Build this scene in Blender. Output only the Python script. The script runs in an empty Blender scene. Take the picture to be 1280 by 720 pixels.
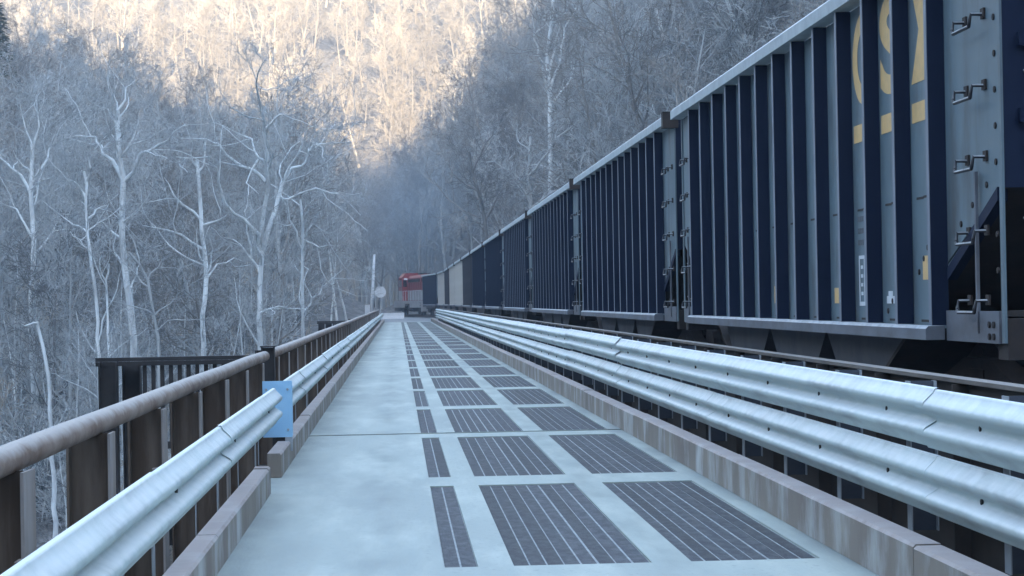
import bpy, math, random
from mathutils import Vector, Matrix, Quaternion, noise

sc = bpy.context.scene
R = math.radians
random.seed(7)

# ------------------------------------------------------------------ camera
F_PX, YAW, PITCH, ROLL, EYE = 2600.0, R(3.155), R(0.34), 0.018, 1.5
cam_d = bpy.data.cameras.new('camera')
cam = bpy.data.objects.new('camera', cam_d)
sc.collection.objects.link(cam)
cam_d.sensor_width = 36.0
cam_d.lens = F_PX / 1280.0 * 36.0
cam_d.clip_start, cam_d.clip_end = 0.1, 6000.0
fw = Vector((math.sin(YAW) * math.cos(PITCH), math.cos(YAW) * math.cos(PITCH), math.sin(PITCH)))
rt = fw.cross(Vector((0, 0, 1))).normalized()
up = rt.cross(fw)
r2 = rt * math.cos(ROLL) - up * math.sin(ROLL)
u2 = up * math.cos(ROLL) + rt * math.sin(ROLL)
m = Matrix((r2, u2, -fw)).transposed().to_4x4()
m.translation = Vector((0, 0, EYE))
cam.matrix_world = m
sc.camera = cam

# ------------------------------------------------------------------ world, sun, exposure
SUN_EL, SUN_AZ = R(13.0), R(176.0)          # azimuth measured clockwise from +Y: the sun stands low behind the camera
w = bpy.data.worlds.new('World'); sc.world = w; w.use_nodes = True
nt = w.node_tree; bg = nt.nodes['Background']
sky = nt.nodes.new('ShaderNodeTexSky')
sky.sky_type = 'NISHITA'; sky.sun_disc = False
sky.sun_elevation = SUN_EL; sky.sun_rotation = SUN_AZ
sky.air_density, sky.dust_density, sky.ozone_density = 1.0, 1.0, 1.6
nt.links.new(sky.outputs[0], bg.inputs[0]); bg.inputs[1].default_value = 0.15
sun_d = bpy.data.lights.new('sun', 'SUN'); sun_d.energy = 4.7; sun_d.angle = R(0.5); sun_d.color = (1.0, 0.81, 0.56)
sun = bpy.data.objects.new('sun', sun_d); sc.collection.objects.link(sun)
to_sun = Vector((math.sin(SUN_AZ) * math.cos(SUN_EL), math.cos(SUN_AZ) * math.cos(SUN_EL), math.sin(SUN_EL)))
sun.rotation_euler = to_sun.to_track_quat('Z', 'Y').to_euler()
sun.location = to_sun * 300
vs = sc.view_settings
vs.view_transform = 'Standard'; vs.look = 'None'; vs.gamma = 1.0; vs.use_curve_mapping = False
vs.exposure = 3.12
sc.cycles.use_denoising = True
sc.cycles.max_bounces = 4; sc.cycles.diffuse_bounces = 2; sc.cycles.glossy_bounces = 2
sc.cycles.volume_bounces = 0
sc.cycles.use_adaptive_sampling = True

# ------------------------------------------------------------------ materials
def rgba(c): return (c[0], c[1], c[2], 1.0)
def mat(name, base, rough=0.7, metal=0.0, alt=None, scale=4.0, stretch=(1, 1, 1), lo=0.35, hi=0.65, bump=0.0,
        bscale=None, frost=None, frost_amt=0.7, spec=0.5, detail=6.0, alt2=None, scale2=1.0, rnd=0.0, coords='Object'):
    M = bpy.data.materials.new(name); M.use_nodes = True
    t = M.node_tree; N = t.nodes; L = t.links
    b = N['Principled BSDF']
    b.inputs['Roughness'].default_value = rough; b.inputs['Metallic'].default_value = metal
    b.inputs['Specular IOR Level'].default_value = spec
    tc = N.new('ShaderNodeTexCoord'); mp = N.new('ShaderNodeMapping')
    mp.inputs['Scale'].default_value = stretch
    if coords == 'World':
        g = N.new('ShaderNodeNewGeometry'); L.new(g.outputs['Position'], mp.inputs[0])
    else:
        L.new(tc.outputs['Object'], mp.inputs[0])
    col = None
    def noise_mix(prev, c, s, a, bb):
        n = N.new('ShaderNodeTexNoise'); n.inputs['Scale'].default_value = s; n.inputs['Detail'].default_value = detail
        n.inputs['Roughness'].default_value = 0.62
        L.new(mp.outputs[0], n.inputs['Vector'])
        r = N.new('ShaderNodeMapRange'); r.inputs[1].default_value = a; r.inputs[2].default_value = bb
        L.new(n.outputs[0], r.inputs[0])
        mx = N.new('ShaderNodeMix'); mx.data_type = 'RGBA'
        L.new(r.outputs[0], mx.inputs[0])
        if isinstance(prev, tuple): mx.inputs[6].default_value = prev
        else: L.new(prev, mx.inputs[6])
        mx.inputs[7].default_value = rgba(c)
        return mx.outputs[2], n
    col = rgba(base)
    nn = None
    if alt: col, nn = noise_mix(col, alt, scale, lo, hi)
    if alt2: col, _ = noise_mix(col, alt2, scale2, 0.48, 0.68)
    if frost:
        g = N.new('ShaderNodeNewGeometry'); sx = N.new('ShaderNodeSeparateXYZ'); L.new(g.outputs['Normal'], sx.inputs[0])
        n = N.new('ShaderNodeTexNoise'); n.inputs['Scale'].default_value = 9.0; n.inputs['Detail'].default_value = 5
        L.new(tc.outputs['Object'], n.inputs['Vector'])
        a = N.new('ShaderNodeMath'); a.operation = 'ADD'; L.new(sx.outputs[2], a.inputs[0]); L.new(n.outputs[0], a.inputs[1])
        r = N.new('ShaderNodeMapRange'); r.inputs[1].default_value = 0.7; r.inputs[2].default_value = 1.35; r.inputs[4].default_value = frost_amt
        L.new(a.outputs[0], r.inputs[0])
        mx = N.new('ShaderNodeMix'); mx.data_type = 'RGBA'; L.new(r.outputs[0], mx.inputs[0])
        if isinstance(col, tuple): mx.inputs[6].default_value = col
        else: L.new(col, mx.inputs[6])
        mx.inputs[7].default_value = rgba(frost); col = mx.outputs[2]
    if rnd:
        oi = N.new('ShaderNodeObjectInfo'); hv = N.new('ShaderNodeHueSaturation')
        r = N.new('ShaderNodeMapRange'); r.inputs[3].default_value = 1 - rnd; r.inputs[4].default_value = 1 + rnd
        L.new(oi.outputs['Random'], r.inputs[0]); L.new(r.outputs[0], hv.inputs['Value'])
        if isinstance(col, tuple): hv.inputs['Color'].default_value = col
        else: L.new(col, hv.inputs['Color'])
        col = hv.outputs[0]
    if isinstance(col, tuple): b.inputs['Base Color'].default_value = col
    else: L.new(col, b.inputs['Base Color'])
    if bump:
        n = N.new('ShaderNodeTexNoise'); n.inputs['Scale'].default_value = bscale or scale * 3; n.inputs['Detail'].default_value = 8
        L.new(mp.outputs[0], n.inputs['Vector'])
        bp = N.new('ShaderNodeBump'); bp.inputs['Strength'].default_value = bump; bp.inputs['Distance'].default_value = 0.02
        L.new(n.outputs[0], bp.inputs['Height']); L.new(bp.outputs[0], b.inputs['Normal'])
    return M

FROST = (0.66, 0.68, 0.69)
M = dict(
    deck=mat('frosted_concrete', (0.40, 0.445, 0.40), 0.75, alt=(0.27, 0.30, 0.285), scale=0.5, stretch=(1, .22, 1), lo=.36, hi=.70, alt2=(0.46, 0.50, 0.445), scale2=1.6, detail=10, bump=0.15, bscale=40, coords='World'),
    joint=mat('joint_rubber', (0.05, 0.055, 0.06), 0.8),
    grate=mat('grate_steel', (0.032, 0.034, 0.042), 0.75, alt=(0.075, 0.078, 0.085), scale=16.0, stretch=(1, .45, 1), lo=.40, hi=.68, bump=0.6, bscale=90, rnd=.28, coords='World'),
    grate_frost=mat('grate_bar_frost', (0.36, 0.385, 0.38), 0.8, alt=(0.22, 0.24, 0.245), scale=9, coords='World'),
    beam=mat('galvanised_frost', (0.52, 0.60, 0.575), 0.55, alt=(0.45, 0.525, 0.51), scale=2.5, stretch=(1, .25, 1), alt2=(0.33, 0.37, 0.365), scale2=4.0, detail=10, frost=(0.72, 0.75, 0.74), frost_amt=0.85, bump=0.06, coords='World'),
    galv=mat('galvanised_post', (0.42, 0.45, 0.47), 0.5, alt=(0.30, 0.32, 0.34), scale=5),
    steel=mat('dark_blue_steel', (0.045, 0.055, 0.075), 0.6, alt=(0.07, 0.08, 0.10), scale=5),
    bluecap=mat('pale_blue_plate', (0.30, 0.56, 0.80), 0.5, alt=(0.35, 0.60, 0.80), scale=4),
    pipe=mat('rusty_pipe', (0.16, 0.10, 0.07), 0.8, alt=(0.30, 0.23, 0.185), scale=4.0, stretch=(1, .8, 1), detail=10, frost=(0.47, 0.44, 0.41), frost_amt=0.75, bump=.15, coords='World'),
    rust=mat('weathered_rust', (0.085, 0.058, 0.040), 0.85, alt=(0.20, 0.155, 0.12), scale=7.0, stretch=(1, 1, .12), lo=.42, hi=.72, bump=.2, coords='World'),
    rust_edge=mat('rust_flange', (0.22, 0.18, 0.15), 0.8, alt=(0.32, 0.29, 0.27), scale=6, stretch=(1, 1, .2), coords='World'),
    kerb=mat('stained_kerb', (0.27, 0.235, 0.19), 0.85, alt=(0.20, 0.165, 0.14), scale=1.1, stretch=(1, 1, .45), alt2=(0.44, 0.44, 0.42), scale2=2.3, detail=10, frost=(0.42, 0.36, 0.34), frost_amt=0.75, bump=.1, coords='World'),
    dark=mat('black_steel', (0.018, 0.016, 0.016), 0.7, alt=(0.035, 0.03, 0.028), scale=5, frost=(0.3, 0.31, 0.32), frost_amt=0.25),
    girder=mat('dark_rust_girder', (0.03, 0.024, 0.02), 0.8, alt=(0.07, 0.055, 0.045), scale=3, stretch=(1, .3, .5), coords='World'),
    girder_top=mat('girder_flange', (0.09, 0.07, 0.055), 0.8, alt=(0.19, 0.165, 0.14), scale=3, stretch=(1, .3, 1), frost=(0.36, 0.335, 0.31), frost_amt=.55, coords='World'),
    timber=mat('creosote_timber', (0.06, 0.05, 0.045), 0.9, alt=(0.12, 0.11, 0.10), scale=6, frost=(0.4, 0.41, 0.42), frost_amt=.5),
    railsteel=mat('rail_steel', (0.16, 0.12, 0.10), 0.55, alt=(0.24, 0.2, 0.18), scale=8),
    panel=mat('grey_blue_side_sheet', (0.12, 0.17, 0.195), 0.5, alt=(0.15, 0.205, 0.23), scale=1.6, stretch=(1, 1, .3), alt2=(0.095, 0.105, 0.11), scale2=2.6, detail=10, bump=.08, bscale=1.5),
    navy=mat('shaded_navy_steel', (0.006, 0.013, 0.036), 0.65, alt=(0.011, 0.019, 0.046), scale=3, stretch=(1, 1, .2), spec=.18),  # ribs and end sheets: shade on camera-facing sides is put into this dark colour
    flange=mat('pale_rib_face', (0.26, 0.28, 0.32), 0.6, alt=(0.17, 0.19, 0.23), scale=5, stretch=(1, 1, .15)),  # outward rib faces, paler than the rib webs
    chord=mat('frosted_chord', (0.47, 0.52, 0.53), 0.7, alt=(0.38, 0.42, 0.43), scale=5, frost=FROST, frost_amt=.9),
    sill=mat('grey_sill', (0.17, 0.185, 0.21), 0.65, alt=(0.12, 0.12, 0.13), scale=3.5, detail=9, stretch=(1, .5, 1), frost=(0.5, 0.52, 0.54), frost_amt=.8),
    tan=mat('pale_tan_side_sheet', (0.62, 0.60, 0.55), 0.6, alt=(0.54, 0.51, 0.46), scale=2, stretch=(1, 1, .2)),
    tanrib=mat('tan_rib', (0.52, 0.50, 0.45), 0.65, alt=(0.58, 0.55, 0.50), scale=3),
    pale=mat('pale_grey_side_sheet', (0.48, 0.49, 0.48), 0.6, alt=(0.38, 0.39, 0.39), scale=2),
    brown=mat('brown_grey_steel', (0.032, 0.03, 0.036), 0.7, alt=(0.05, 0.045, 0.05), scale=3),
    yellow=mat('yellow_paint', (0.80, 0.52, 0.22), 0.55, alt=(0.66, 0.44, 0.20), scale=9),
    white=mat('white_paint', (0.72, 0.74, 0.75), 0.6, alt=(0.62, 0.64, 0.66), scale=6),
    grime=mat('black_grime', (0.024, 0.019, 0.018), 0.85, alt=(0.045, 0.032, 0.026), scale=4, detail=8),
    iron=mat('grab_iron', (0.03, 0.03, 0.036), 0.6, frost=(0.55, 0.57, 0.58), frost_amt=.9),
    chute=mat('dusty_chute', (0.06, 0.066, 0.078), 0.8, alt=(0.10, 0.10, 0.105), scale=2.5, detail=9),
    wheel=mat('wheel_steel', (0.06, 0.045, 0.04), 0.6, alt=(0.1, 0.08, 0.07), scale=6),
    red=mat('red_paint', (0.30, 0.022, 0.026), 0.45, alt=(0.22, 0.02, 0.022), scale=3),
    grey=mat('light_grey_paint', (0.46, 0.45, 0.45), 0.5, alt=(0.36, 0.35, 0.35), scale=3),
    glass=mat('dark_glass', (0.01, 0.012, 0.015), 0.08),
    lamp=mat('lamp_lens', (0.8, 0.8, 0.78), 0.2),
    water=mat('river_water', (0.03, 0.045, 0.05), 0.12, bump=.25, bscale=1.2, coords='World'),
    terrain=mat('leaf_litter_slope', (0.085, 0.078, 0.07), 0.95, alt=(0.16, 0.15, 0.14), scale=0.35, lo=.4, hi=.66, alt2=(0.30, 0.285, 0.27), scale2=1.4, bump=.6, bscale=3, coords='World'),
    asphalt=mat('frosted_asphalt', (0.20, 0.21, 0.22), 0.85, alt=(0.3, 0.31, 0.32), scale=.5, coords='World'),
    ballast=mat('ballast', (0.12, 0.115, 0.11), 0.95, alt=(0.22, 0.215, 0.21), scale=6, bump=.6, coords='World'),
    rock=mat('bank_rock', (0.17, 0.155, 0.145), 0.9, alt=(0.28, 0.265, 0.25), scale=2, frost=(0.46, 0.47, 0.47), frost_amt=.6, bump=.4, rnd=.2),
    bark_pale=mat('pale_bark', (0.76, 0.79, 0.78), 0.85, alt=(0.52, 0.53, 0.52), scale=1.6, stretch=(1, 1, .35), lo=.45, hi=.62, rnd=.12),
    bark_mid=mat('pale_grey_bark', (0.44, 0.46, 0.455), 0.9, alt=(0.34, 0.35, 0.345), scale=2.0, rnd=.15),
    bark_grey=mat('grey_bark', (0.36, 0.375, 0.37), 0.9, alt=(0.48, 0.495, 0.49), scale=2.0, stretch=(1, 1, .4), rnd=.25),
    bark_dark=mat('dark_bark', (0.155, 0.155, 0.15), 0.9, alt=(0.24, 0.24, 0.235), scale=2.0, rnd=.25),
    bark_brown=mat('brown_bark', (0.22, 0.205, 0.185), 0.9, alt=(0.31, 0.295, 0.27), scale=2.0, rnd=.25),
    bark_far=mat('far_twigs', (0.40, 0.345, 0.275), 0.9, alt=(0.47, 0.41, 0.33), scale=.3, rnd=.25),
    evergreen=mat('evergreen', (0.045, 0.06, 0.035), 0.9, alt=(0.08, 0.09, 0.055), scale=2, rnd=.2),
)

# grit and wet dirt gathered along both kerbs, scuffed tyre paths in the frost
def add_deck_dirt(Mt):
    t = Mt.node_tree; N = t.nodes; L = t.links; b = N['Principled BSDF']
    src = b.inputs['Base Color'].links[0].from_socket
    g = N.new('ShaderNodeNewGeometry'); sx = N.new('ShaderNodeSeparateXYZ'); L.new(g.outputs['Position'], sx.inputs[0])
    mp = N.new('ShaderNodeMapping'); mp.inputs['Scale'].default_value = (1, .3, 1); L.new(g.outputs['Position'], mp.inputs[0])
    n = N.new('ShaderNodeTexNoise'); n.inputs['Scale'].default_value = 2.6; n.inputs['Detail'].default_value = 9; L.new(mp.outputs[0], n.inputs['Vector'])
    def math_(op, a, b_):
        q = N.new('ShaderNodeMath'); q.operation = op
        for i_, v in enumerate((a, b_)):
            if isinstance(v, (int, float)): q.inputs[i_].default_value = v
            else: L.new(v, q.inputs[i_])
        return q.outputs[0]
    def ramp(x, a, b_, c, d):
        r = N.new('ShaderNodeMapRange'); r.inputs[1].default_value = a; r.inputs[2].default_value = b_; r.inputs[3].default_value = c; r.inputs[4].default_value = d
        L.new(x, r.inputs[0]); return r.outputs[0]
    def bump_(c, w_): return ramp(math_('ABSOLUTE', math_('SUBTRACT', sx.outputs[0], c), 0), 0, w_, 1, 0)
    edge = math_('MAXIMUM', ramp(sx.outputs[0], 2.30, 2.56, 0, 1), ramp(sx.outputs[0], -.45, -1.08, 0, .75))
    m1 = math_('MULTIPLY', edge, ramp(n.outputs[0], .34, .60, .25, .95))
    track = math_('MULTIPLY', math_('MAXIMUM', bump_(-.15, .28), bump_(1.52, .26)), ramp(n.outputs[0], .38, .64, 0, .55))
    fine = N.new('ShaderNodeTexNoise'); fine.inputs['Scale'].default_value = 22; fine.inputs['Detail'].default_value = 6; L.new(g.outputs['Position'], fine.inputs['Vector'])
    m2 = math_('MAXIMUM', m1, math_('MAXIMUM', track, ramp(fine.outputs[0], .58, .72, 0, .45)))
    mx = N.new('ShaderNodeMix'); mx.data_type = 'RGBA'; L.new(m2, mx.inputs[0]); L.new(src, mx.inputs[6]); mx.inputs[7].default_value = (.175, .20, .195, 1)
    L.new(mx.outputs[2], b.inputs['Base Color'])
add_deck_dirt(M['deck'])

# ------------------------------------------------------------------ mesh helpers
COL = sc.collection
class MB:
    def __init__(s): s.v = []; s.f = []
    def poly(s, pts, faces):
        o = len(s.v); s.v += [tuple(p) for p in pts]; s.f += [tuple(i + o for i in q) for q in faces]; return s
    def box(s, x0, x1, y0, y1, z0, z1):
        return s.poly([(x0, y0, z0), (x1, y0, z0), (x1, y1, z0), (x0, y1, z0), (x0, y0, z1), (x1, y0, z1), (x1, y1, z1), (x0, y1, z1)],
                      [(0, 3, 2, 1), (4, 5, 6, 7), (0, 1, 5, 4), (1, 2, 6, 5), (2, 3, 7, 6), (3, 0, 4, 7)])
    def prism(s, prof, axis, a, b):
        # closed profile of 2-D points extruded along an axis: 'y' -> (x,z), 'x' -> (y,z), 'z' -> (x,y)
        n = len(prof)
        f = {'y': lambda p, t: (p[0], t, p[1]), 'x': lambda p, t: (t, p[0], p[1]), 'z': lambda p, t: (p[0], p[1], t)}[axis]
        pts = [f(p, a) for p in prof] + [f(p, b) for p in prof]
        fc = [(i, (i + 1) % n, (i + 1) % n + n, i + n) for i in range(n)] + [tuple(range(n - 1, -1, -1)), tuple(range(n, 2 * n))]
        return s.poly(pts, fc)
    def tube(s, pts, rad, sides=6, cap=True):
        pts = [Vector(p) for p in pts]; n = len(pts)
        if not isinstance(rad, (list, tuple)): rad = [rad] * n
        o = len(s.v); ref = None
        for i in range(n):
            d = (pts[min(i + 1, n - 1)] - pts[max(i - 1, 0)]).normalized()
            if ref is None: ref = Vector((0, 0, 1)) if abs(d.z) < .9 else Vector((1, 0, 0))
            a = d.cross(ref); 
            if a.length < 1e-6: a = d.orthogonal()
            a.normalize(); b = a.cross(d).normalized() * 1.0; ref = b.cross(d) if False else ref
            for k in range(sides):
                t = 2 * math.pi * k / sides
                q = pts[i] + (a * math.cos(t) + b * math.sin(t)) * rad[i]
                s.v.append((q.x, q.y, q.z))
        for i in range(n - 1):
            for k in range(sides):
                k2 = (k + 1) % sides
                s.f.append((o + i * sides + k, o + i * sides + k2, o + (i + 1) * sides + k2, o + (i + 1) * sides + k))
        if cap:
            s.f.append(tuple(o + k for k in range(sides - 1, -1, -1)))
            s.f.append(tuple(o + (n - 1) * sides + k for k in range(sides)))
        return s
    def disc(s, c, axis, r, t, sides=20):
        a = Vector(axis).normalized(); c = Vector(c)
        return s.tube([c - a * t / 2, c + a * t / 2], r, sides)
    def mesh(s, name, material, smooth=False):
        me = bpy.data.meshes.new(name); me.from_pydata(s.v, [], s.f); me.update()
        if material: me.materials.append(material)
        if smooth: me.polygons.foreach_set('use_smooth', [True] * len(me.polygons))
        return me
    def build(s, name, material, parent=None, smooth=False):
        return put(name, s.mesh(name, material, smooth), parent)

def put(name, me, parent=None, loc=None, rotz=None):
    o = bpy.data.objects.new(name, me); COL.objects.link(o)
    if parent: o.parent = parent
    if loc: o.location = loc
    if rotz is not None: o.rotation_euler = (0, 0, rotz)
    return o
def tag(o, label=None, cat=None, group=None, kind=None):
    if label: o['label'] = label
    if cat: o['category'] = cat
    if group: o['group'] = group
    if kind: o['kind'] = kind
    return o
def thing(name, label, cat, loc=(0, 0, 0), rotz=0, group=None):
    o = bpy.data.objects.new(name, None); COL.objects.link(o); o.empty_display_size = .3
    o.location = loc; o.rotation_euler = (0, 0, rotz)
    return tag(o, label, cat, group)
def struct(name, mb, material, smooth=False): return tag(mb.build(name, material, None, smooth), kind='structure')
def sstep(a, b, x):
    t = max(0.0, min(1.0, (x - a) / (b - a))); return t * t * (3 - 2 * t)
def lerp(a, b, t): return a + (b - a) * t

# ------------------------------------------------------------------ terrain: a wooded gorge
BRIDGE_END = 160.0
def terrain_z(x, y):
    # river bed and far bank
    bank = lerp(-13.5, -0.25, sstep(70, 158, y + 0.25 * max(0, -x - 14)))
    bank_near = lerp(-0.3, -13.5, sstep(-45, -5, y))
    z = bank if y > 30 else bank_near
    if y > 30:
        # left bank stays lower away from the road
        z -= 1.0 * sstep(5, 20, -x) * (1 - sstep(150, 200, y))
        # left spur
        crest = max(0.0, (-x - 2)) * 0.46
        z += crest * sstep(150, 262, y) * (1 - 0.9 * sstep(270, 420, y))
        # right hillside, its foot swings behind the crossing
        foot = lerp(13.0, -1.0, sstep(185, 275, y))
        rise = max(0.0, x - foot)
        z += (rise * 1.08) * sstep(40, 120, y) * (1 - 0.75 * sstep(300, 430, y)) if rise < 120 else (120 * 1.08 + (rise - 120) * .3) * sstep(40, 120, y) * (1 - 0.75 * sstep(300, 430, y))
    # far valley side
    z += max(0.0, y - 440 - 0.10 * abs(x)) * 0.52
    # the ridge behind the camera that keeps the bridge in shade
    z += 254 * sstep(-70, -420, y)
    # outer walls of the gorge
    z += 0.55 * max(0.0, abs(x) - 260) * (1 - sstep(500, 900, y) * .5)
    if z > 200: z = 200 + 110 * (1 - math.exp(-(z - 200) / 110))
    rough = 1.0 - (sstep(130, 158, y) * (1 - sstep(200, 240, y)) * (1 - sstep(8, 16, abs(x - 3))))
    z += rough * (noise.noise(Vector((x * .045, y * .045, 1.7))) * 1.4 + noise.noise(Vector((x * .15, y * .15, 5.1))) * .5) * (1 + 2.2 * sstep(300, 600, y))
    return z
def spread(vals):
    out = []
    for a, b, st in vals:
        n = max(1, int(round((b - a) / st)))
        out += [a + (b - a) * i / n for i in range(n)]
    return out + [vals[-1][1]]
xs = spread([(-900, -400, 60), (-400, -120, 20), (-120, -40, 5), (-40, 60, 2.5), (60, 160, 5), (160, 400, 20), (400, 900, 60)])
ys = spread([(-800, -500, 60), (-500, -60, 22), (-60, 60, 8), (60, 300, 3), (300, 500, 8), (500, 1150, 16)])
tb = MB(); nx = len(xs)
for y in ys:
    for x in xs: tb.v.append((x, y, terrain_z(x, y)))
for j in range(len(ys) - 1):
    for i in range(nx - 1):
        a = j * nx + i; tb.f.append((a, a + 1, a + 1 + nx, a + nx))
struct('terrain', tb, M['terrain'], True)
struct('river_water', MB().poly([(-700, -20, -11), (700, -20, -11), (700, 100, -11), (-700, 100, -11)], [(0, 1, 2, 3)]), M['water'])

# ------------------------------------------------------------------ bridge deck and road
DX0, DX1 = -1.22, 2.75
deck = tag(thing('road_deck', None, None), kind='structure')
JOINTS = [-6.0, 23.75, 68.5, 114.5, BRIDGE_END]
COLS = [(0.237, 0.428, 2), (0.63, 1.415, 8), (1.64, 2.38, 8)]
PITCH_Y, GL, G0 = 6.05, 5.2, 11.75 - 6.05 * 2
rows = []
i = 0
while G0 + PITCH_Y * i + GL < BRIDGE_END - 2:
    rows.append(G0 + PITCH_Y * i); i += 1
def deck_slab(y0, y1):
    # slab top is laid in strips round the grate openings, the grates lie 12 mm lower
    mb = MB(); x_edges = [DX0]
    for a, b, n in COLS: x_edges += [a, b]
    x_edges.append(DX1)
    for k in range(0, len(x_edges), 2):
        mb.box(x_edges[k], x_edges[k + 1], y0, y1, -0.25, 0)
    for a, b, n in COLS:
        y = y0
        for r in rows:
            if r + GL < y0 or r > y1: continue
            s0, s1 = max(r, y0), min(r + GL, y1)
            if s0 > y: mb.box(a, b, y, s0, -0.25, -0.0005)
            mb.box(a, b, s0, s1, -0.25, -0.03)
            y = s1
        if y < y1: mb.box(a, b, y, y1, -0.25, -0.0005)
    return mb
for a, b in zip(JOINTS[:-1], JOINTS[1:]):
    deck_slab(a + .09, b - .09).build('deck_slab', M['deck'], deck)
for j in JOINTS[1:-1]:
    MB().box(DX0, DX1, j - .089, j + .089, -.2, -.025).build('expansion_joint', M['joint'], deck)
strip_cache = {}
def strip_mesh(wd, ln):
    key = (round(wd, 3), round(ln, 2))
    if key not in strip_cache:
        mb = MB(); mb.box(0, wd, 0, ln, -.029, -.012)
        strip_cache[key] = mb.mesh('grate_strip', M['grate'])
    return strip_cache[key]
for ri, r in enumerate(rows):
    for a, b, n in COLS:
        ln = GL
        pan = put('grate_panel', MB().box(0, b - a, 0, ln, -.0297, -.0135).mesh('grate_panel', M['grate_frost']), deck, (a, r, 0))
        wd = (b - a) / n
        if r < 42:
            for k in range(n):
                o = put('grate_strip', strip_mesh(wd - random.choice((.010, .012, .015)), ln), pan, (k * wd + .0055 + random.uniform(-.0015, .0015), 0, random.uniform(0, .002)))
        else:
            mb = MB()
            for k in range(n):
                mb.box(k * wd + .006, (k + 1) * wd - .006, 0, ln, -.029, -.010)
            mb.build('grate_strip', M['grate'], pan)
# underside girders of the road
for gx in (-1.0, 0.8, 2.5):
    MB().box(gx - .15, gx + .15, -6, BRIDGE_END, -1.5, -.26).build('stringer', M['girder'], deck)
# road beyond the bridge
rd = MB(); nseg = 14
for k in range(nseg + 1):
    y = BRIDGE_END + 0.02 + k * 5.5; c = 0.75 + (k / nseg) ** 2 * 3.0; hw = 1.95 + .8 * sstep(0, 4, k)
    rd.v += [(c - hw, y, .0 - k * .006), (c + hw, y, .0 - k * .006)]
    if k: o = 2 * k; rd.f.append((o - 2, o - 1, o + 1, o))
struct('road', rd, M['asphalt'])

# ------------------------------------------------------------------ kerbs
def kerb(x0, x1, y0, y1, h, seg=6.1):
    root = tag(thing('kerb', None, None, (0, y0, 0)), kind='structure')
    y = 0.0; L_ = y1 - y0
    while y < L_ - .05:
        e = min(y + seg, L_); dz = random.uniform(-.006, .006)
        MB().prism([(x0, .002), (x1, .002), (x1, h + dz - .015), (x1 - .015 * (1 if x1 > x0 else -1), h + dz), (x0, h + dz)], 'y', y, e - .012).build('kerb_segment', M['kerb'], root)
        y = e
    return root
kerb(-1.15, -1.03, -2, 16.6, .215, 4.6)
kerb(-1.15, -1.03, 18.1, BRIDGE_END, .215)
kerb(2.67, 2.53, -2, BRIDGE_END, .25)

# ------------------------------------------------------------------ W-beam guard rails
WP = [(0.0, 0.0), (.018, .002), (.030, .022), (.072, .062), (.083, .078), (.083, .096), (.070, .112), (.020, .140), (.012, .156),
      (.020, .172), (.070, .200), (.083, .216), (.083, .234), (.072, .250), (.030, .290), (.018, .310), (0.0, .312)]
def smooth_line(pl, n=3):
    out = []
    for i in range(len(pl) - 1):
        p0, p1, p2, p3 = pl[max(i - 1, 0)], pl[i], pl[i + 1], pl[min(i + 2, len(pl) - 1)]
        for k in range(n):
            t = k / n
            out.append(tuple(.5 * (2 * p1[a] + (p2[a] - p0[a]) * t + (2 * p0[a] - 5 * p1[a] + 4 * p2[a] - p3[a]) * t * t + (-p0[a] + 3 * p1[a] - 3 * p2[a] + p3[a]) * t ** 3) for a in (0, 1)))
    return out + [pl[-1]]
WP = smooth_line(WP, 2)
def wbeam_profile(sgn, scale=1.0, th=.006):
    a = [(-sgn * d, z * scale) for d, z in WP]             # sgn -1: humps toward +x
    b = [(-sgn * (d - th), z * scale) for d, z in reversed(WP)]
    return a + b
def beam_mesh(sgn, ln, scale=1.0):
    mb = MB(); prof = wbeam_profile(sgn, scale); n = len(prof); ny = 5
    for j in range(ny):
        y = ln * j / (ny - 1)
        for p in prof: mb.v.append((p[0], y, p[1]))
    for j in range(ny - 1):
        for k in range(n):
            k2 = (k + 1) % n
            mb.f.append((j * n + k, j * n + k2, (j + 1) * n + k2, (j + 1) * n + k))
    for k in range(len(WP) - 1):
        mb.f.append((k + 1, k, n - 1 - k, n - 2 - k)); o_ = (ny - 1) * n; mb.f.append((o_ + k, o_ + k + 1, o_ + n - 2 - k, o_ + n - 1 - k))
    me = mb.mesh('rail_beam', M['beam'], True); me.set_sharp_from_angle(angle=R(50)); return me
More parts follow.
